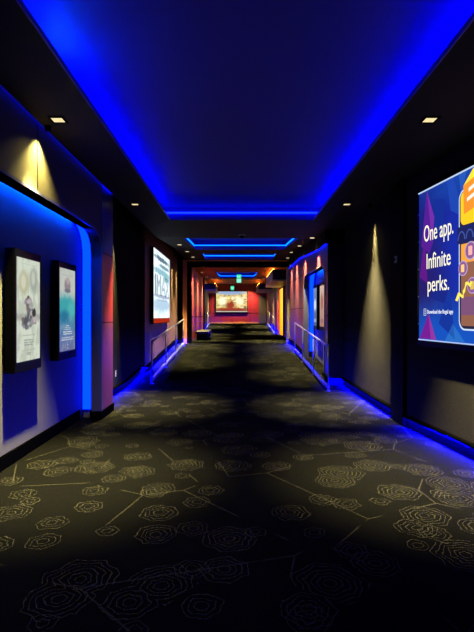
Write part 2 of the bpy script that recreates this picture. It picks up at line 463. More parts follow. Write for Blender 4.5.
# red column after the niche
col = MB().box((-2.62, NY1 + .20, .0), (LX - .012, 8.04, 3.95)); col.box((LX - .15, NY1 + .031, 0), (LX - .012, NY1 + .20, 3.95))
struct(col, 'wall_left', M['black'])
for i, (za, zb, mt) in enumerate(((.13, 1.49, 'red_blue_lit'), (1.505, 2.585, 'red'), (2.60, 3.95, 'navy'))):  # navy top panel stands for blue LED light on red laminate
    struct(MB().box((LX - .012, NY1 + .04, za), (LX, 8.04, zb)), 'trim_4', M[mt], bevel=.003)
struct(MB().box((LX - .165, NY1 - .02, 0), (LX + .015, 8.06, .13)), 'baseboard_left', M['matte'], bevel=.004)
struct(MB().box((-2.44, NY0, 0), (-2.42, NY1, .15)), 'baseboard_left', M['matte'], bevel=.004)
# slot light between soffit and wall
t = thing('slot_light', 'dim blue LED line in the slot between left soffit and upper wall', 'light', (-2.07, 3, 3.62))
MB().box((-2.10, -1.5, 3.655), (-2.062, 8.0, 3.67)).build('light_strip', M['led_soft'], t)

# recessed left wall beyond the column
WL2 = -2.49
struct(MB().run(WL2 - .15, WL2, 8.04, 12.2, lambda y: 0, lambda y: zc(y) + .6), 'wall_left', M['fabric'])
WL3 = -2.37
struct(MB().run(WL3 - .25, WL3, 12.2, 19.0, lambda y: 0, lambda y: zc(y) + .6), 'wall_left', M['cherry'])
for x, a, b in ((WL2, 8.06, 12.2), (WL3, 12.2, 18.98)):
    struct(MB().run(x, x + .07, a, b, lambda y: zf(y) + .155, lambda y: zf(y) + .18), 'baseboard_left', M['matte'])
    struct(MB().run(x, x + .012, a, b, lambda y: zf(y), lambda y: zf(y) + .155), 'baseboard_left', M['matte'])
t = thing('floor_edge_light', 'blue LED line under the left wall base beside the ramp railing', 'light', (WL2, 13, .2))
led_down(WL2 + .03, WL2 + .068, 8.3, 12.2, lambda y: zf(y) + .154).build('light_strip', M['led'], t)
led_down(WL3 + .03, WL3 + .068, 12.2, 18.9, lambda y: zf(y) + .154).build('light_strip', M['led'], t)

# ------------------------------------------------------------------ right wall
struct(MB().run(2.45, 2.75, -2.0, 6.85, lambda y: 0, lambda y: 3.8, NEARW), 'wall_right', M['fabric'])
struct(MB().run(2.46, 2.75, 6.85, 11.0, lambda y: 0, lambda y: 3.8), 'wall_right', M['fabric'])
struct(MB().box((2.40, 6.87, 0), (2.48, 7.43, 3.62)), 'trim_5', M['black'], bevel=.004)
NB = lambda y: NEARW(y)
def base_right(a, b, x, xs):
    struct(MB().run(x - .075, x, a, b, lambda y: .155, lambda y: .18, xs), 'baseboard_right', M['matte'])
    struct(MB().run(x - .012, x, a, b, lambda y: 0, lambda y: .155, xs), 'baseboard_right', M['matte'])
base_right(-1.9, 6.85, 2.45, NEARW); base_right(7.45, 10.98, 2.46, None)
t = thing('floor_edge_light', 'blue LED line under the right wall base below the large blue billboard', 'light', (2.44, 4.5, .2))
led_down(2.42, 2.382, 3.6, 6.83, lambda y: .154, NEARW).build('light_strip', M['led'], t)
t = thing('floor_edge_light', 'blue LED line under the right wall base between billboard and right railing', 'light', (2.44, 9.2, .2))
led_down(2.43, 2.392, 7.5, 10.93, lambda y: .154).build('light_strip', M['led'], t)

# panel with the second niche, along the ramp
RX = 2.10; QY0, QY1, QZ = 11.4, 14.9, 2.83
pr = arch_path(QY0, QY1, QZ, .38)
PT = lambda y: zc(y) - .32
wr = MB(); wall_over_arch(wr, pr, RX, RX + .15, PT)
struct(wr, 'wall_right', M['red_blue_lit'])
struct(MB().box((RX, 11.0, 0), (2.75, QY0, 3.28)), 'wall_right', M['navy'], bevel=.004)
wr2 = MB().run(RX, 2.75, QY1 + .20, 18.98, lambda y: 0, PT); wr2.run(RX, RX + .15, QY1 + .031, QY1 + .20, lambda y: 0, PT)
struct(wr2, 'wall_right', M['red_blue_lit'])
for z_ in (1.6, 2.65):
    struct(MB().box((RX - .002, 11.0, z_), (RX + .001, QY0, z_ + .014)), 'trim_6', M['black'])
    struct(MB().box((RX - .002, QY1 + .05, z_ + .25), (RX + .001, 18.98, z_ + .264)), 'trim_6', M['black'])
struct(MB().run(RX - .06, 2.75, 11.0, 18.98, PT, lambda y: zc(y) + .02), 'wall_right', M['black'])
t = thing('slot_light', 'added blue glow line washing down the top of the red panels on the right', 'light', (2.07, 15, 3.3))
led_down(RX - .005, RX - .045, 11.05, 18.9, lambda y: PT(y) - .003, tilt=0).build('light_strip', M['added_wash'], t)  # added strip that puts blue light on the upper panels
struct(MB().box((2.47, QY0 - .3, 0), (2.6, QY1 + .3, 3.2)), 'wall_right', M['niche'])
ring = MB(); arch_solid(ring, arch_path(QY0 - .16, QY1 + .16, QZ + .16, .46), RX + .15, 2.47, .03)
struct(ring, 'trim_7', M['niche'])
lip = MB(); arch_solid(lip, pr, RX - .012, RX + .152, .03)
struct(lip, 'trim_8', M['lip'])
t = thing('niche_light', 'blue LED strip tucked behind the rounded edge of the right niche on the ramp', 'light', (2.3, 13, .2))
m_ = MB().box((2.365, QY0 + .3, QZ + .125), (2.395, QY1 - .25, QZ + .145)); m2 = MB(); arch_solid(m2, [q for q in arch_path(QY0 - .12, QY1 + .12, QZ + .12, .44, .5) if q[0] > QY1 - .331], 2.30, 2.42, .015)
m2.build('glowing_jamb', M['jamb_glow'], t)  # right jamb also glows in place of light falling on it
m_.build('light_strip', M['led_niche'], t)
struct(MB().box((RX - .06, 10.94, .155), (2.46, 11.0, .18)), 'baseboard_right', M['matte'])
struct(MB().box((RX - .008, 10.985, 0), (2.46, 11.0, .155)), 'baseboard_right', M['navy'])
for a, b in ((11.0, QY0 - .02), (QY1 + .02, 18.98)):
    struct(MB().run(RX - .07, RX, a, b, lambda y: zf(y) + .155, lambda y: zf(y) + .18), 'baseboard_right', M['matte'])
    struct(MB().run(RX - .012, RX, a, b, lambda y: zf(y), lambda y: zf(y) + .155), 'baseboard_right', M['matte'])
t = thing('floor_edge_light', 'blue LED line at the foot of the red panels beside the right railing', 'light', (2.05, 15, .4))
led_down(2.07, 2.037, 15.0, 18.9, lambda y: zf(y) + .154).build('light_strip', M['led'], t)
MB().quad((RX, 10.945, .153), (2.40, 10.945, .153), (2.40, 10.97, .15), (RX, 10.97, .15)).build('light_strip', M['led'], t)

# ------------------------------------------------------------------ portal at the top of the first ramp
PZ = 3.57
po = MB(); po.box((-2.0, 19.0, .4), (-1.83, 19.35, PZ)); po.box((-2.0, 19.0, PZ), (2.16, 19.35, 3.78))
struct(po, 'trim_9', M['black'], bevel=.004)
struct(MB().box((2.0, 19.0, .4), (2.16, 19.35, PZ)), 'trim_9', M['taupe'], bevel=.004)
ca = MB(); ca.box((-2.16, 18.93, .4), (-2.0, 19.1, 3.84)); ca.box((2.16, 18.93, .4), (2.30, 19.1, 3.84)); ca.box((-2.0, 18.93, 3.78), (2.16, 19.1, 3.84))
struct(ca, 'trim_10', M['wood'], bevel=.004)
struct(MB().box((-2.75, 19.0, .3), (-2.0, 19.3, 3.9)), 'wall_left', M['black'])
struct(MB().box((2.16, 19.1, .3), (2.9, 19.35, 3.9)), 'wall_right', M['black'])

# ------------------------------------------------------------------ beyond the portal
struct(MB().run(-2.3, -2.0, 19.3, 28.0, lambda y: .4, lambda y: zc(y) + .05), 'wall_left', M['red'])
for y in (21.4, 23.5, 25.7):
    struct(MB().box((-2.001, y - .01, .52), (-1.997, y + .01, 3.83)), 'trim_11', M['black'])
struct(MB().box((-2.001, 19.35, 1.55), (-1.997, 28, 1.575)), 'trim_11', M['black'])
struct(MB().box((-2.45, 28.0, .4), (-1.93, 28.4, 3.9)), 'trim_12', M['black'], bevel=.005)
struct(MB().run(-2.6, -2.38, 28.4, 40, lambda y: .4, lambda y: zc(y) + .05), 'wall_left', M['taupe'])
struct(MB().run(2.5, 2.8, 19.35, 40, lambda y: .4, lambda y: zc(y) + .05), 'wall_right', M['cherry'])
struct(MB().box((-2.6, 40, .8), (2.8, 40.2, 4.4)), 'wall_far', M['red'])
for x in (-.42, 1.1):
    struct(MB().box((x - .012, 39.994, .98), (x + .012, 40, 4.27)), 'trim_13', M['black'])
struct(MB().box((-2.4, 39.994, 1.83), (2.5, 40, 1.855)), 'trim_13', M['black'])
struct(MB().box((-2.38, 39.96, .97), (1.8, 40, 1.1)), 'baseboard_far', M['wood'])
d = struct(MB().box((1.85, 39.95, .97), (2.45, 40, 3.3)), 'door_1', M['brown'], bevel=.005)
struct(MB().box((-2.2, -2.2, 0), (3.9, -2.0, 4.2)), 'wall_back', M['black'])
# canopies
struct(MB().box((1.60, 21.4, 3.2), (2.5, 26.2, 3.70)), 'trim_14', M['navy'], bevel=.02)
struct(MB().box((1.57, 21.38, 3.17), (2.5, 26.22, 3.235)), 'trim_14', M['white'], bevel=.01)
struct(MB().box((1.55, 34.4, 3.5), (2.5, 38.5, 3.95)), 'trim_15', M['navy'], bevel=.02)
struct(MB().box((1.50, 34.38, 3.46), (2.5, 38.52, 3.54)), 'trim_15', M['white'], bevel=.01)
struct(MB().box((-2.38, 34.4, 3.5), (-1.55, 38.5, 3.95)), 'trim_16', M['navy'], bevel=.02)
struct(MB().box((-2.38, 34.38, 3.46), (-1.50, 38.52, 3.54)), 'trim_16', M['white'], bevel=.01)
for (x0, x1, a, b, z, lb) in ((1.63, 1.68, 21.5, 26.1, 3.705, 'orange cove light on top of the canopy above the yellow-lit wall'),
                              (1.58, 1.64, 34.5, 38.4, 3.955, 'orange cove light on top of the far right canopy'),
                              (-1.64, -1.58, 34.5, 38.4, 3.955, 'orange cove light on top of the far left canopy')):
    t = thing('cove_light', lb, 'light', ((x0 + x1) / 2, (a + b) / 2, z))
    MB().box((x0, a, z), (x1, b, z + .035)).build('light_strip', M['led_orange'], t)
# LED-lit yellow alcove wall, its light put in as glowing colour
YP = art('yellow_wall_glow', [('e', .0, .5, .30, 2.0, .6, (1.0, .16, .01), .1)], [(0, (1, .36, .01)), (.5, (1, .62, .03)), (1, (1, .55, .06))], 1.3)
t = thing('lit_wall_glow', 'tall yellow and orange glow standing in for the lit right wall under the canopy', 'light', (2.5, 26.3, .5), -pi / 2)
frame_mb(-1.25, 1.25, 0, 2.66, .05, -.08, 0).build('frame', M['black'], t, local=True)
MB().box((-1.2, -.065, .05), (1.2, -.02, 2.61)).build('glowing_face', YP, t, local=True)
struct(MB().box((2.47, 27.6, .5), (2.52, 29.6, 3.8)), 'trim_17', M['red'])
# blue lights on the second ramp
t = thing('floor_edge_light', 'blue LED line at the foot of the right wall beside the far right railing', 'light', (2.45, 31, .7))
led_down(2.49, 2.44, 27.7, 34.5, lambda y: zf(y) + .15).build('light_strip', M['led'], t)
struct(MB().run(2.43, 2.5, 27.7, 34.5, lambda y: zf(y) + .155, lambda y: zf(y) + .18), 'baseboard_right', M['matte'])
struct(MB().run(-2.38, -2.31, 28.6, 35, lambda y: zf(y) + .155, lambda y: zf(y) + .18), 'baseboard_left', M['matte'])
t = thing('wall_light', 'tall blue light strip on the far left wall behind the black pillar', 'light', (-2.36, 33.5, 1.0))
MB().box((-2.38, 33.3, 1.0), (-2.35, 33.4, 3.9)).build('light_strip', M['led_glow'], t)
led_down(-2.37, -2.32, 28.6, 35, lambda y: zf(y) + .15).build('light_strip', M['led'], t)

# ------------------------------------------------------------------ railings
def railing(label, x, y0, y1, npost, h=.98, far=False):
    t = thing('handrail', label, 'railing', (x, y0, zf(y0)))
    s = 1 if x < 0 else -1
    y0 += .0
    def P(y, dz): return (x, y, zf(y) + dz)
    ys = ysplit(y0, y1)
    r = .024
    path = [P(y, h) for y in ys]
    MB().tube(path, r, 12).build('top_rail', M['steel'], t, smooth=True)
    MB().run(x - .03, x + .03, y0, y1, lambda y: zf(y) + .06, lambda y: zf(y) + .13).build('kick_rail', M['steel'], t, bevel=.006)
    for k in range(npost):
        y = y0 + (y1 - y0) * k / (npost - 1)
        p = MB().tube([P(y, 0), P(y, h)], .021, 10).build('post', M['steel'], t, smooth=True)
        MB().lathe(P(y, 0), [(.05, 0), (.05, .008), (.03, .014)], 14).build('base_flange', M['steel'], p)
        p.location = (0, 0, 0)
    return t
railing('steel handrail on the left of the ramp in front of the white lit poster', -1.97, 11.0, 17.5, 4)
railing('steel handrail on the right of the ramp in front of the blue niche', 1.95, 10.15, 16.0, 4)
railing('small far handrail on the left beyond the bench', -2.0, 29.6, 34.8, 4)
railing('small far handrail on the right beyond the yellow-lit wall', 2.2, 27.7, 34.6, 4)

# ------------------------------------------------------------------ bench
t = thing('bench', 'long low black upholstered bench along the left wall past the portal', 'bench', (-1.57, 22.5, .5))
MB().box((-1.86, 21.3, .80), (-1.28, 23.8, .92)).build('seat_pad', M['vinyl'], t, bevel=.025)
MB().box((-1.82, 21.34, .56), (-1.32, 23.76, .80)).build('base', M['black'], t, bevel=.01)
for x in (-1.78, -1.36):
    for y in (21.4, 23.7):
        MB().box((x - .03, y - .03, .5), (x + .03, y + .03, .56)).build('foot', M['black'], t)

# ------------------------------------------------------------------ poster displays
def display(label, loc, rz, w, z0, z1, mat, depth=.12, b=.085, btm=.11, name='poster_display', cat='poster', thick=.11):
    """loc is on the wall under the display centre; local x right, -y towards the viewer"""
    t = thing(name, label, cat, (loc[0], loc[1], z0), rz)
    h = z1 - z0
    MB().plate([(-w / 2, 0), (w / 2, 0), (w / 2, h), (-w / 2, h)], -depth + .012, -depth + thick).build('housing', M['black'], t, bevel=.004, local=True)
    if depth > thick + .01: MB().box((-w / 4, -depth + thick, h * .2), (w / 4, 0, h * .8)).build('wall_mount', M['black'], t, local=True)
    f = MB()
    f.box((-w / 2, -depth, 0), (w / 2, -depth + .014, btm)); f.box((-w / 2, -depth, h - b), (w / 2, -depth + .014, h))
    f.box((-w / 2, -depth, btm), (-w / 2 + b * .42, -depth + .014, h - b)); f.box((w / 2 - b * .42, -depth, btm), (w / 2, -depth + .014, h - b))
    f.build('bezel', M['bezel'], t, local=True, bevel=.003)
    MB().box((-w / 2 + b * .42, -depth + .004, btm), (w / 2 - b * .42, -depth + .013, h - b)).build('screen', mat, t, local=True)
    return t
rg = random.Random(5)
HUDDLE = []
for k in range(30):   # figures crowded together: a loose pyramid of small dark, grey and pinkish patches
    h_ = rg.random() ** 1.3; cx = .5 + rg.uniform(-.36, .36) * (1 - h_ * .8); cz = .33 + .27 * h_
    HUDDLE.append(('e', cx, cz, rg.uniform(.045, .11), rg.uniform(.018, .045), .35,
                   rg.choice([(.10, .10, .12), (.16, .16, .19), (.30, .29, .32), (.50, .44, .44), (.20, .15, .15), (.36, .38, .36)]), 1.8))
HUDDLE += [('e', .49, .625, .045, .018, .3, (.16, .11, .09), .6), ('e', .49, .60, .03, .012, .3, (.5, .42, .38), .5), ('e', .73, .47, .085, .045, .3, (.05, .045, .05), 1.4)]
art1 = art('pale_poster_picture', [
    ('n', 5, .52, (.42, .45, .36), .55),
    ('e', .30, .76, .20, .12, .4, (.50, .50, .33), .8), ('e', .72, .80, .17, .13, .35, (.38, .42, .36), .7),
    ('e', .28, .77, .10, .07, .4, (.66, .66, .50), .6), ('e', .70, .82, .08, .07, .4, (.56, .60, .50), .6),
    ('e', .5, .43, .62, .035, .6, (.35, .37, .32), 1.4),
    *HUDDLE,
    ('l', .25, .78, .245, .265, 1, (.38, .42, .36)), ('l', .3, .70, .15, .22, 3, (.25, .28, .26)), ('l', .22, .80, .10, .115, 1, (.4, .44, .38)),
    ('l', .42, .58, .055, .085, 2, (.2, .22, .2)), ('l', .2, .8, .945, .955, 1, (.45, .48, .42)),
], (.66, .72, .60), .95)
art2 = art('sea_poster_picture', [
    ('n', 9, .55, (.5, .55, .52), .25),
    ('e', .5, .80, .2, .085, .25, (.33, .27, .30), .7), ('e', .52, .86, .10, .045, .4, (.52, .42, .42), .5),
    ('e', .5, .735, .20, .025, .4, (.2, .2, .25), .6),
    ('e', .4, .55, .5, .12, .5, (.06, .42, .46), 1.6), ('e', .75, .50, .22, .1, .5, (.10, .52, .54), 1.2), ('e', .3, .42, .3, .07, .6, (.03, .20, .36), 1.4),
    ('l', .22, .80, .20, .25, 2, (.75, .80, .85)), ('l', .12, .90, .13, .18, 2, (.65, .70, .80)), ('l', .30, .70, .255, .30, 2, (.55, .65, .75)),
    ('l', .38, .62, .30, .325, 1, (.55, .65, .75)), ('l', .45, .55, .02, .10, 2, (.45, .42, .55)), ('l', .15, .85, .92, .93, 1, (.35, .38, .38)),
], [(0, (.16, .18, .40)), (.18, (.13, .22, .46)), (.42, (.05, .30, .48)), (.60, (.08, .48, .50)), (.66, (.40, .60, .58)), (.75, (.62, .66, .60)), (1, (.60, .64, .58))], .85)
display('pale green-white lit movie poster with a huddle of figures, nearest on the left wall', (-2.44, 5.255, 0), pi / 2, .66, 1.0, 2.31, art1, depth=.14)
display('lit movie poster with pale sky above teal sea, second in the left niche', (-2.44, 6.46, 0), pi / 2, .66, 1.02, 2.32, art2, depth=.14)
display('small lit pinkish poster in the blue niche right of the ramp, nearer one', (2.47, 13.05, 0), -pi / 2, .72, 1.2, 2.52,
        art('pink_poster_picture', [('e', .5, .6, .3, .2, .5, (.5, .2, .15), .8), ('l', .2, .8, .1, .2, 3, (.3, .1, .1))], [(0, (.5, .25, .2)), (1, (.85, .62, .5))], .8), depth=.14)
display('small lit pale blue poster in the blue niche right of the ramp, farther one', (2.47, 14.2, 0), -pi / 2, .66, 1.2, 2.52,
        art('ice_poster_picture', [('e', .5, .55, .3, .15, .4, (.8, .9, 1), .8), ('l', .2, .8, .1, .2, 3, (.7, .8, 1))], [(0, (.08, .12, .3)), (1, (.2, .3, .55))], .9), depth=.14)

# big white lit poster on the ramp
artI = art('white_lightbox_picture', [
    ('n', 6, .56, (.45, .62, .72), .5), ('e', .45, .90, .42, .035, .4, (.10, .16, .22), 2.2), ('e', .62, .80, .34, .03, .4, (.16, .30, .36), 2.0),
    ('e', .5, .70, .55, .05, .5, (.25, .48, .55), 2.0), ('e', .75, .62, .15, .05, .5, (.12, .35, .40), 1.4),
    ('e', .5, .20, .6, .10, .5, (.42, .58, .72), 1.6), ('e', .5, .33, .5, .025, .4, (.35, .42, .55), 1.2),
    ('l', .2, .8, .26, .29, 2, (.25, .3, .4)),
], (.86, .97, 1.0), 1.2)
t = thing('poster_display', 'large white lit poster with big outlined letters above the left handrail', 'poster', (WL3, 14.5, 1.38), pi / 2)
MB().box((-.8, -.03, .4), (.8, 0, 1.7)).build('wall_mount', M['black'], t, local=True)
MB().box((-1.56, -.09, 0), (1.56, -.026, 2.12)).build('housing', M['black'], t, bevel=.004, local=True)
MB().box((-1.5, -.10, .16), (1.5, -.088, 2.10)).build('screen', artI, t, local=True)
o = MB().box((-1.5, -.10, .02), (1.5, -.088, .16)).build('footer_band', emit('red_lit_band', (.55, .035, .01), .75), t, local=True); o['label'] = 'red band'
text('lettering', 'IMAX', emit('lettering_shadow', (.08, .13, .19), 1), t, -1.36, .82, -.1015, w=2.72, h=.62)
text('lettering_face', 'IMAX', emit('lettering_face', (.50, .62, .68), 1), t, -1.30, .85, -.105, w=2.60, h=.56)

# far wall poster
artF = art('far_lightbox_picture', [
    ('n', 6, .50, (.85, .62, .18), .85), ('n', 9, .56, (.08, .10, .03), .85), ('n', 4, .58, (.9, .8, .5), .8),
    ('e', .45, .95, .5, .12, .5, (.25, .35, .55), 1.2),
    ('e', .46, .28, .15, .22, .5, (.30, .04, .02), 2.6), ('e', .2, .5, .12, .2, .6, (.9, .85, .6), 2.0), ('e', .75, .5, .14, .2, .6, (.95, .85, .55), 2.0),
    ('e', .5, .05, .6, .10, .4, (.30, .04, .02), .8),
], (.55, .42, .16), 1.25)
t = thing('poster_display', 'wide colourful lit poster on the red end wall of the corridor', 'poster', (-.45, 40, 1.92), 0)
MB().box((-.8, -.03, .4), (.8, 0, 1.4)).build('wall_mount', M['black'], t, local=True)
MB().box((-1.36, -.08, 0), (1.36, -.026, 1.78)).build('housing', M['black'], t, bevel=.004, local=True)
MB().box((-1.30, -.09, .14), (1.30, -.078, 1.74)).build('screen', artF, t, local=True)
o = MB().box((-1.32, -.10, .02), (1.32, -.075, .10)).build('ledge', emit('pale_lit_ledge', (.8, .7, .55), .8), t, local=True); o['label'] = 'pale lit strip'
t['label'] = 'wide colourful lit poster on the red end wall of the corridor'

# ------------------------------------------------------------------ billboard
BA = -pi / 2 + math.atan(.12)
bt = thing('billboard', 'large blue lit advertising billboard with white text and yellow phone on the right wall', 'billboard', (2.46, 6.28, 1.21), BA)
W, H = 2.95, 2.06
D = -.055
def loc(mb, name, mat, parent=bt, lab=None, bevel=0):
    o = mb.build(name, mat, parent, bevel, local=True)
    if lab: o['label'] = lab
    return o
V0, V1 = .085, 2.0
loc(MB().box((-.09, -.035, V0 - .09), (W + .09, .03, V1 + .09)), 'frame', M['bezel'], bevel=.006)
bb = art('billboard_picture', [
    ('e', .75, .55, .55, .6, .8, (.012, .035, .50), .5), ('e', .02, .35, .16, .45, .7, (.02, .015, .16), .4), ('e', .25, .02, .5, .18, .8, (.01, .09, .55), .6), ('e', .45, .98, .35, .12, .7, (.01, .06, .40), .5),
], (.009, .015, .22), 1.0)
face = loc(MB().box((0, D, V0), (W, -.03, V1)), 'lit_face', bb)
loc(MB().box((0, D - .012, V1 - .006), (W, -.03, V1 + .008)), 'edge_strip', emit('white_edge', (.6, .75, 1.0), .9), lab='white lit top edge')
loc(MB().box((0, D - .012, V0 - .010), (W, -.03, V0 + .004)), 'edge_strip', emit('white_edge_low', (.45, .6, 1.0), 1.0), lab='pale lit bottom edge')
def shard(pts, col, s=1.0, y=D - .002):
    pts = [(a_, min(max(b_, V0 + .012), V1 - .012)) for a_, b_ in pts]
    loc(MB().plate(pts, y, y + .0015), 'shard', emit('shard_colour', tuple(c * .75 for c in col), s))
shard([(.06, 1.30), (.20, 2.02), (.34, 1.30), (.26, 1.18)], (.13, .02, .42))
shard([(.20, 2.02), (.34, 1.30), (.38, 1.62)], (.24, .04, .55), y=D - .003)
shard([(.02, .90), (.14, 1.42), (.22, .80)], (.16, .015, .34))
shard([(.02, .03), (.24, .42), (.42, .06)], (.25, .02, .42))
shard([(.24, .42), (.30, .05), (.42, .06)], (.42, .05, .50), y=D - .003)
shard([(.36, 1.85), (.62, 1.78), (.56, 1.35), (.38, 1.50)], (.012, .04, .42))
shard([(.66, 2.03), (.80, 2.02), (.98, 1.50), (.74, 1.62)], (.02, .09, .62))
shard([(.90, 2.03), (1.05, 2.04), (.95, 1.75)], (.03, .14, .70))
shard([(.48, .30), (.72, .75), (.82, .12)], (.012, .05, .46))
shard([(.62, .03), (.78, .30), (1.02, .03)], (.03, .22, .80))
shard([(.26, .62), (.58, .92), (.70, .52)], (.015, .03, .34), y=D - .001)
WT = emit('billboard_white', (1.0, .95, .72), 1.15)
for body, x, z, w, h in (('One app.', .135, 1.345, .66, .215), ('Infinite', .20, .99, .54, .205), ('perks.', .225, .70, .48, .20)):
    text('headline', body, WT, bt, x, z, D - .004, w=w, h=h)
text('small_print', 'Download the Regal app', emit('billboard_small', (.85, .9, 1.0), 1.1), bt, .215, .42, D - .004, w=.575, h=.05)
ic = MB(); frame_mb(.125, .185, .395, .485, .008, D - .004, D - .002, ic); ic.box((.142, D - .004, .42), (.168, D - .002, .43)); ic.box((.142, D - .004, .45), (.168, D - .002, .46))
loc(ic, 'icon', emit('icon_colour', (.7, .75, 1.0), .8))
# the phone
PU0, PU1, PV0, PV1 = .91, 1.67, .23, 1.80
ph = loc(MB().plate(rrect(PU0, PU1, PV0, PV1, .11), D - .006, D - .002), 'phone_picture', emit('phone_edge', (.62, .75, 1.0), 1.1))
loc(MB().plate(rrect(PU0 + .018, PU1 - .018, PV0 + .018, PV1 - .018, .10), D - .008, D - .005), 'phone_rim', emit('phone_rim', (.02, .02, .06), 1), ph)
loc(MB().plate(rrect(PU0 + .04, PU1 - .04, 1.40, PV1 - .03, .07), D - .010, D - .007), 'phone_header', emit('phone_yellow', (1.0, .62, .02), 1.1), ph)
loc(MB().plate(rrect(PU0 - .02, PU1 + .02, 1.20, 1.39, .02), D - .012, D - .007), 'navy_band', emit('navy_band', (.015, .02, .12), 1), ph)
for k in range(5):
    x = PU0 + .06 + k * .15
    loc(MB().plate([(x + .07 * cos(a * pi / 8), 1.24 + .10 * sin(a * pi / 8)) for a in range(9)] + [(x + .055 * cos(a * pi / 8), 1.24 + .085 * sin(a * pi / 8)) for a in reversed(range(9))], D - .0135, D - .012), 'wave', emit('wave_colour', (.06, .10, .42), 1), ph)
loc(MB().plate(rrect(PU0 + .05, PU1 - .05, .28, 1.19, .03), D - .010, D - .007), 'phone_screen', emit('phone_peach', (.32, .13, .08), 1), ph)
loc(MB().plate([(PU0 + .05, .98), (PU1 - .05, .98), (PU1 - .05, 1.19), (PU0 + .05, 1.19)], D - .0115, D - .0095), 'screen_band', emit('screen_band_orange', (1.0, .42, .06), 1), ph)
loc(MB().plate([(PU0 + .05, .40), (PU1 - .05, .40), (PU1 - .05, .60), (PU0 + .05, .60)], D - .0115, D - .0095), 'screen_band', emit('screen_band_plum', (.22, .09, .20), 1), ph)
for cx, cz, r, c in ((1.00, .92, .085, (.95, .62, .25)), (1.14, 1.10, .10, (.9, .45, .45)), (1.17, .72, .09, (.75, .5, .1)), (1.36, .90, .10, (.85, .3, .3))):
    circ = [(cx + r * cos(k * pi / 12), cz + r * sin(k * pi / 12)) for k in range(24)]
    b_ = loc(MB().plate(circ, D - .015, D - .0115), 'badge', emit('badge_rim', (.55, .40, .75), 1), ph)
    loc(MB().plate([(cx + (x - cx) * .88, cz + (z - cz) * .88) for x, z in circ], D - .0165, D - .0145), 'badge_fill', emit('badge_fill', (.30, .12, .30), 1), ph)
    loc(MB().plate(rrect(cx - r * .35, cx + r * .35, cz - r * .5, cz + r * .5, .012), D - .018, D - .016), 'badge_icon', emit('badge_icon', c, 1.1), ph)
# squiggle
sq = MB().tube([(.885 + .0 + .035 * k + (.012 if k % 2 else 0), D - .018, .565 + .05 * sin(k * 1.5) + .028 * k) for k in range(9)], .014, 8)
loc(sq, 'squiggle', emit('squiggle_yellow', (1.0, .85, .12), 1.1), ph)
# ticket
tk = loc(MB().plate([(1.03, 1.52), (1.65, 1.64), (1.65, 1.985), (1.20, 1.97), (1.02, 1.83)], D - .022, D - .010), 'ticket_picture', emit('ticket_orange', (1.0, .30, .03), 1.1), ph)
loc(MB().plate([(1.03, 1.835), (1.65, 1.97), (1.65, 1.985), (1.20, 1.97)], D - .0235, D - .021), 'ticket_edge', emit('ticket_yellow', (1.0, .72, .05), 1.2), ph)
loc(MB().plate([(1.09, 1.64), (1.28, 1.69), (1.28, 1.73), (1.09, 1.68)], D - .0235, D - .021), 'ticket_line', emit('ticket_white', (1, .9, .8), 1.1), ph)
loc(MB().plate([(1.12, 1.74), (1.34, 1.80), (1.34, 1.84), (1.12, 1.78)], D - .0235, D - .021), 'ticket_line', emit('ticket_white', (1, .9, .8), 1.1), ph)
for k in range(5):
    loc(MB().box((-.035, -.05, .28 + k * .36), (-.02, -.034, .295 + k * .36)), 'screw', M['steel'])

# ------------------------------------------------------------------ exit signs
def exit_sign(label, x, y, z, w, h, two):
    t = thing('exit_sign', label, 'sign', (x, y, z + h))
    MB().tube([(x, y + .02, z + h), (x, y + .02, zc(y) + (RISE if 24 < y < 31.5 else 0))], .012, 8).build('hanging_rod', M['black'], t)
    MB().box((x - w / 2 - .015, y, z - .015), (x + w / 2 + .015, y + .05, z + h + .015)).build('housing', M['white'], t, bevel=.004)
    g = emit('exit_green', (.02, .75, .36), 1.0); g2 = emit('exit_pale_green', (.25, .95, .62), 1.2)
    if two:
        MB().box((x - w / 2, y - .006, z + h * .5), (x + w / 2, y, z + h)).build('lit_face', g, t)
        MB().box((x - w / 2, y - .006, z), (x + w / 2, y, z + h * .46)).build('lit_face', g2, t)['label'] = 'paler lower face'
        zt = z + h * .62; hh = h * .22
    else:
        MB().box((x - w / 2, y - .006, z), (x + w / 2, y, z + h)).build('lit_face', g, t)
        zt = z + h * .3; hh = h * .4
    text('lettering', 'EXIT', emit('exit_letters', (.7, 1, .85), 1.3), t, -w * .38, zt - (z + h), -.008, w=w * .76, h=hh)
exit_sign('taller green exit sign hanging from the ceiling, nearer of the two', .11, 27, 3.50, .25, .46, True)
exit_sign('small green exit sign hanging farther back, in front of the end wall poster', -.35, 36, 3.57, .25, .30, False)

# ------------------------------------------------------------------ small fittings
t = thing('ceiling_dome', 'small dark dome fitting on the soffit between the first two ceiling trays', 'fitting', (.12, 11.7, 3.6))
MB().lathe((.12, 11.7, 3.6), [(.085, 0), (.085, -.02), (.07, -.028)]).build('base_ring', M['white'], t, smooth=False)
MB().lathe((.12, 11.7, 3.6), [(.068, -.026), (.06, -.055), (.035, -.078), (.008, -.086)]).build('dome', M['bezel'], t, smooth=True)
t = thing('wall_sensor', 'small white sensor on the dark pilaster left of the billboard', 'fitting', (2.40, 7.14, 2.45))
MB().box((2.375, 7.11, 2.40), (2.40, 7.18, 2.50)).build('case', M['white'], t, bevel=.006)
MB().lathe((2.376, 7.145, 2.45), [(.022, 0), (.018, -.012), (.006, -.016)], 14, axis='x').build('lens', M['bezel'], t)
t = thing('wall_outlet', 'small outlet plate low on the dark left wall past the red column', 'outlet', (WL2, 9.75, .42))
MB().box((WL2, 9.71, .36), (WL2 + .008, 9.79, .48)).build('plate', M['white'], t, bevel=.002)
for z in (.39, .45): MB().box((WL2 + .007, 9.735, z - .016), (WL2 + .011, 9.765, z + .016)).build('socket', M['bezel'], t)

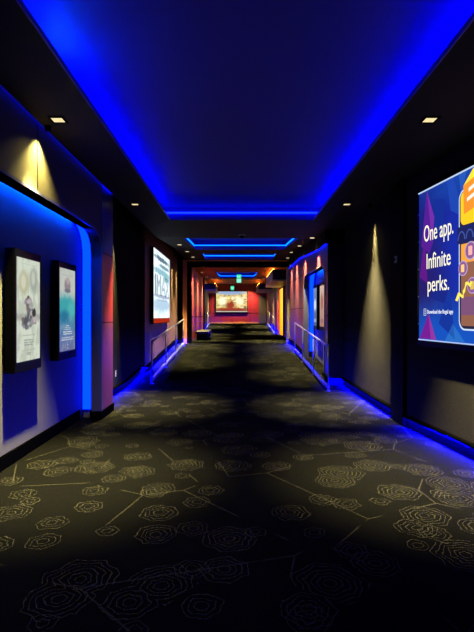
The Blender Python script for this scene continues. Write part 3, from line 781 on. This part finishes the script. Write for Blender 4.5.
# ------------------------------------------------------------------ downlights
WARM = (1.0, .84, .30)
def downlight(x, y, label, power, far=False, size=58):
    z = zc(y)
    t = thing('downlight', label, 'light', (x, y, z), 0, 'recessed downlights')
    s = .058
    f = MB()
    for a in ((-s - .02, -s - .02, s + .02, -s), (-s - .02, s, s + .02, s + .02), (-s - .02, -s, -s, s), (s, -s, s + .02, s)):
        f.box((x + a[0], y + a[1], z - .012), (x + a[2], y + a[3], z))
    f.build('trim_ring', M['black'], t)
    MB().box((x - s, y - s, z - .006), (x + s, y + s, z)).build('lens', M['lens_far'] if far else M['lens'], t)
    for nm, e, sz in (('lamp', power, size), ('lamp_spill', power * .004, 120)):
        li = bpy.data.lights.new('downlight_lamp', 'SPOT'); li.energy = e; li.color = WARM
        li.spot_size = math.radians(sz); li.spot_blend = 1.0; li.shadow_soft_size = .03
        o = bpy.data.objects.new(nm, li); COL.objects.link(o); o.parent = t; o.location = (0, 0, -.03)
P0 = 7500
for x, y, lb, p, *sz in (
    (-1.82, 4.83, 'square downlight in the left soffit above the pale poster, nearest on the left', P0),
    (-1.82, 8.48, 'square downlight in the left soffit by the red column, second on the left', P0),
    (1.96, 4.83, 'square downlight in the right soffit before the billboard, nearest on the right', P0),
    (1.96, 8.48, 'square downlight in the right soffit left of the billboard, second on the right', P0),
    (1.93, 12.2, 'small downlight in the right soffit at the near end of the blue niche', P0 * .6),
    (1.92, 14.6, 'small downlight in the right soffit above the far end of the blue niche', P0 * .6),
    (1.90, 16.6, 'small downlight in the right soffit between blue niche and portal', P0 * .6),
    (1.94, 18.2, 'small added downlight in the right soffit right above the orange portal casing', P0 * .4),  # added to brighten the portal casing
    (-1.72, 14.2, 'small downlight in the left soffit beside the white lit poster', P0 * .6),
    (-1.72, 16.4, 'small downlight in the left soffit past the white lit poster', P0 * .6),
    (-1.66, 17.9, 'small downlight in the left soffit closest to the dark portal', P0 * .6),
    (-1.78, 21.4, 'tiny downlight over the bench just beyond the portal', P0 * 1.0),
    (-1.78, 24.2, 'tiny downlight on the left past the bench', P0 * 1.0),
    (1.2, 20.6, 'tiny downlight on the right just before the canopy', P0 * 1.0),
    (-1.75, 27.4, 'tiny downlight on the left by the black pillar', P0 * 1.0),
    (1.85, 28.6, 'tiny downlight on the right past the canopy', P0 * 1.0),
    (-1.7, 32.6, 'tiny downlight on the left above the far handrail', P0 * 1.0),
    (1.8, 32.6, 'tiny downlight on the right above the far handrail', P0 * 1.0),
    (-1.0, 39.3, 'tiny downlight near the end wall, left one', P0 * .27, 110),
    (1.0, 39.3, 'tiny downlight near the end wall, right one', P0 * .27, 110)):
    downlight(x, y, lb, p, y > 10, *sz)

def grazer(x, y, z, label, power, size=30):
    t = thing('wall_washer', label, 'light', (x, y, z), 0, 'wall washers')
    c = MB().lathe((x, y, z), [(.034, 0), (.034, -.05), (.031, -.05), (.031, -.01), (.0, -.01)], 20)
    c.build('can', M['black'], t, smooth=False)
    MB().lathe((x, y, z - .017), [(.028, 0), (.028, .006)], 16).build('lens', M['lens'], t)
    li = bpy.data.lights.new('washer_lamp', 'SPOT'); li.energy = power; li.color = (1, .84, .24)
    li.spot_size = math.radians(size); li.spot_blend = 1.0; li.shadow_soft_size = .01
    o = bpy.data.objects.new('lamp', li); COL.objects.link(o); o.parent = t; o.location = (0, 0, -.06)
G0 = 3200
for x, y, lb, g, *sz in ((-1.99, 5.0, 'black can wall washer over the vertical panel seam above the pale poster', 650, 100),
                    (2.375, 8.47, 'black can wall washer on the right wall between billboard and right railing', G0 * 1.9, 30),
                    (-2.36, 9.55, 'black can wall washer just past the red column on the left', G0),
                    (-2.26, 17.3, 'black can wall washer past the white lit poster, nearer one', G0),
                    (-2.26, 18.5, 'black can wall washer past the white lit poster, by the portal', G0),
                    (1.99, 12.3, 'black can wall washer above the blue niche on the right, nearer one', 600),
                    (1.99, 15.1, 'black can wall washer above the blue niche on the right, farther one', 600)):
    grazer(x, y, zc(y), lb, g, *sz)

# ------------------------------------------------------------------ world, camera, view
w = bpy.data.worlds.new('world'); scn.world = w; w.use_nodes = True
w.node_tree.nodes['Background'].inputs[0].default_value = (.0, .0, .0, 1)
cam = bpy.data.cameras.new('camera'); co = bpy.data.objects.new('camera', cam); COL.objects.link(co)
co.location = (0, 0, 1.6); co.rotation_euler = (pi / 2, 0, 0)
cam.sensor_fit = 'VERTICAL'; cam.sensor_height = 36; cam.lens = 36 * 475 / 632; cam.clip_start = .05
scn.camera = co
vs = scn.view_settings; vs.view_transform = 'Standard'; vs.look = 'None'; vs.gamma = 1; vs.exposure = 0; vs.use_curve_mapping = False
cy = scn.cycles
cy.use_denoising = True; cy.max_bounces = 6; cy.diffuse_bounces = 3; cy.glossy_bounces = 3
cy.sample_clamp_indirect = 3; cy.caustics_reflective = False; cy.caustics_refractive = False
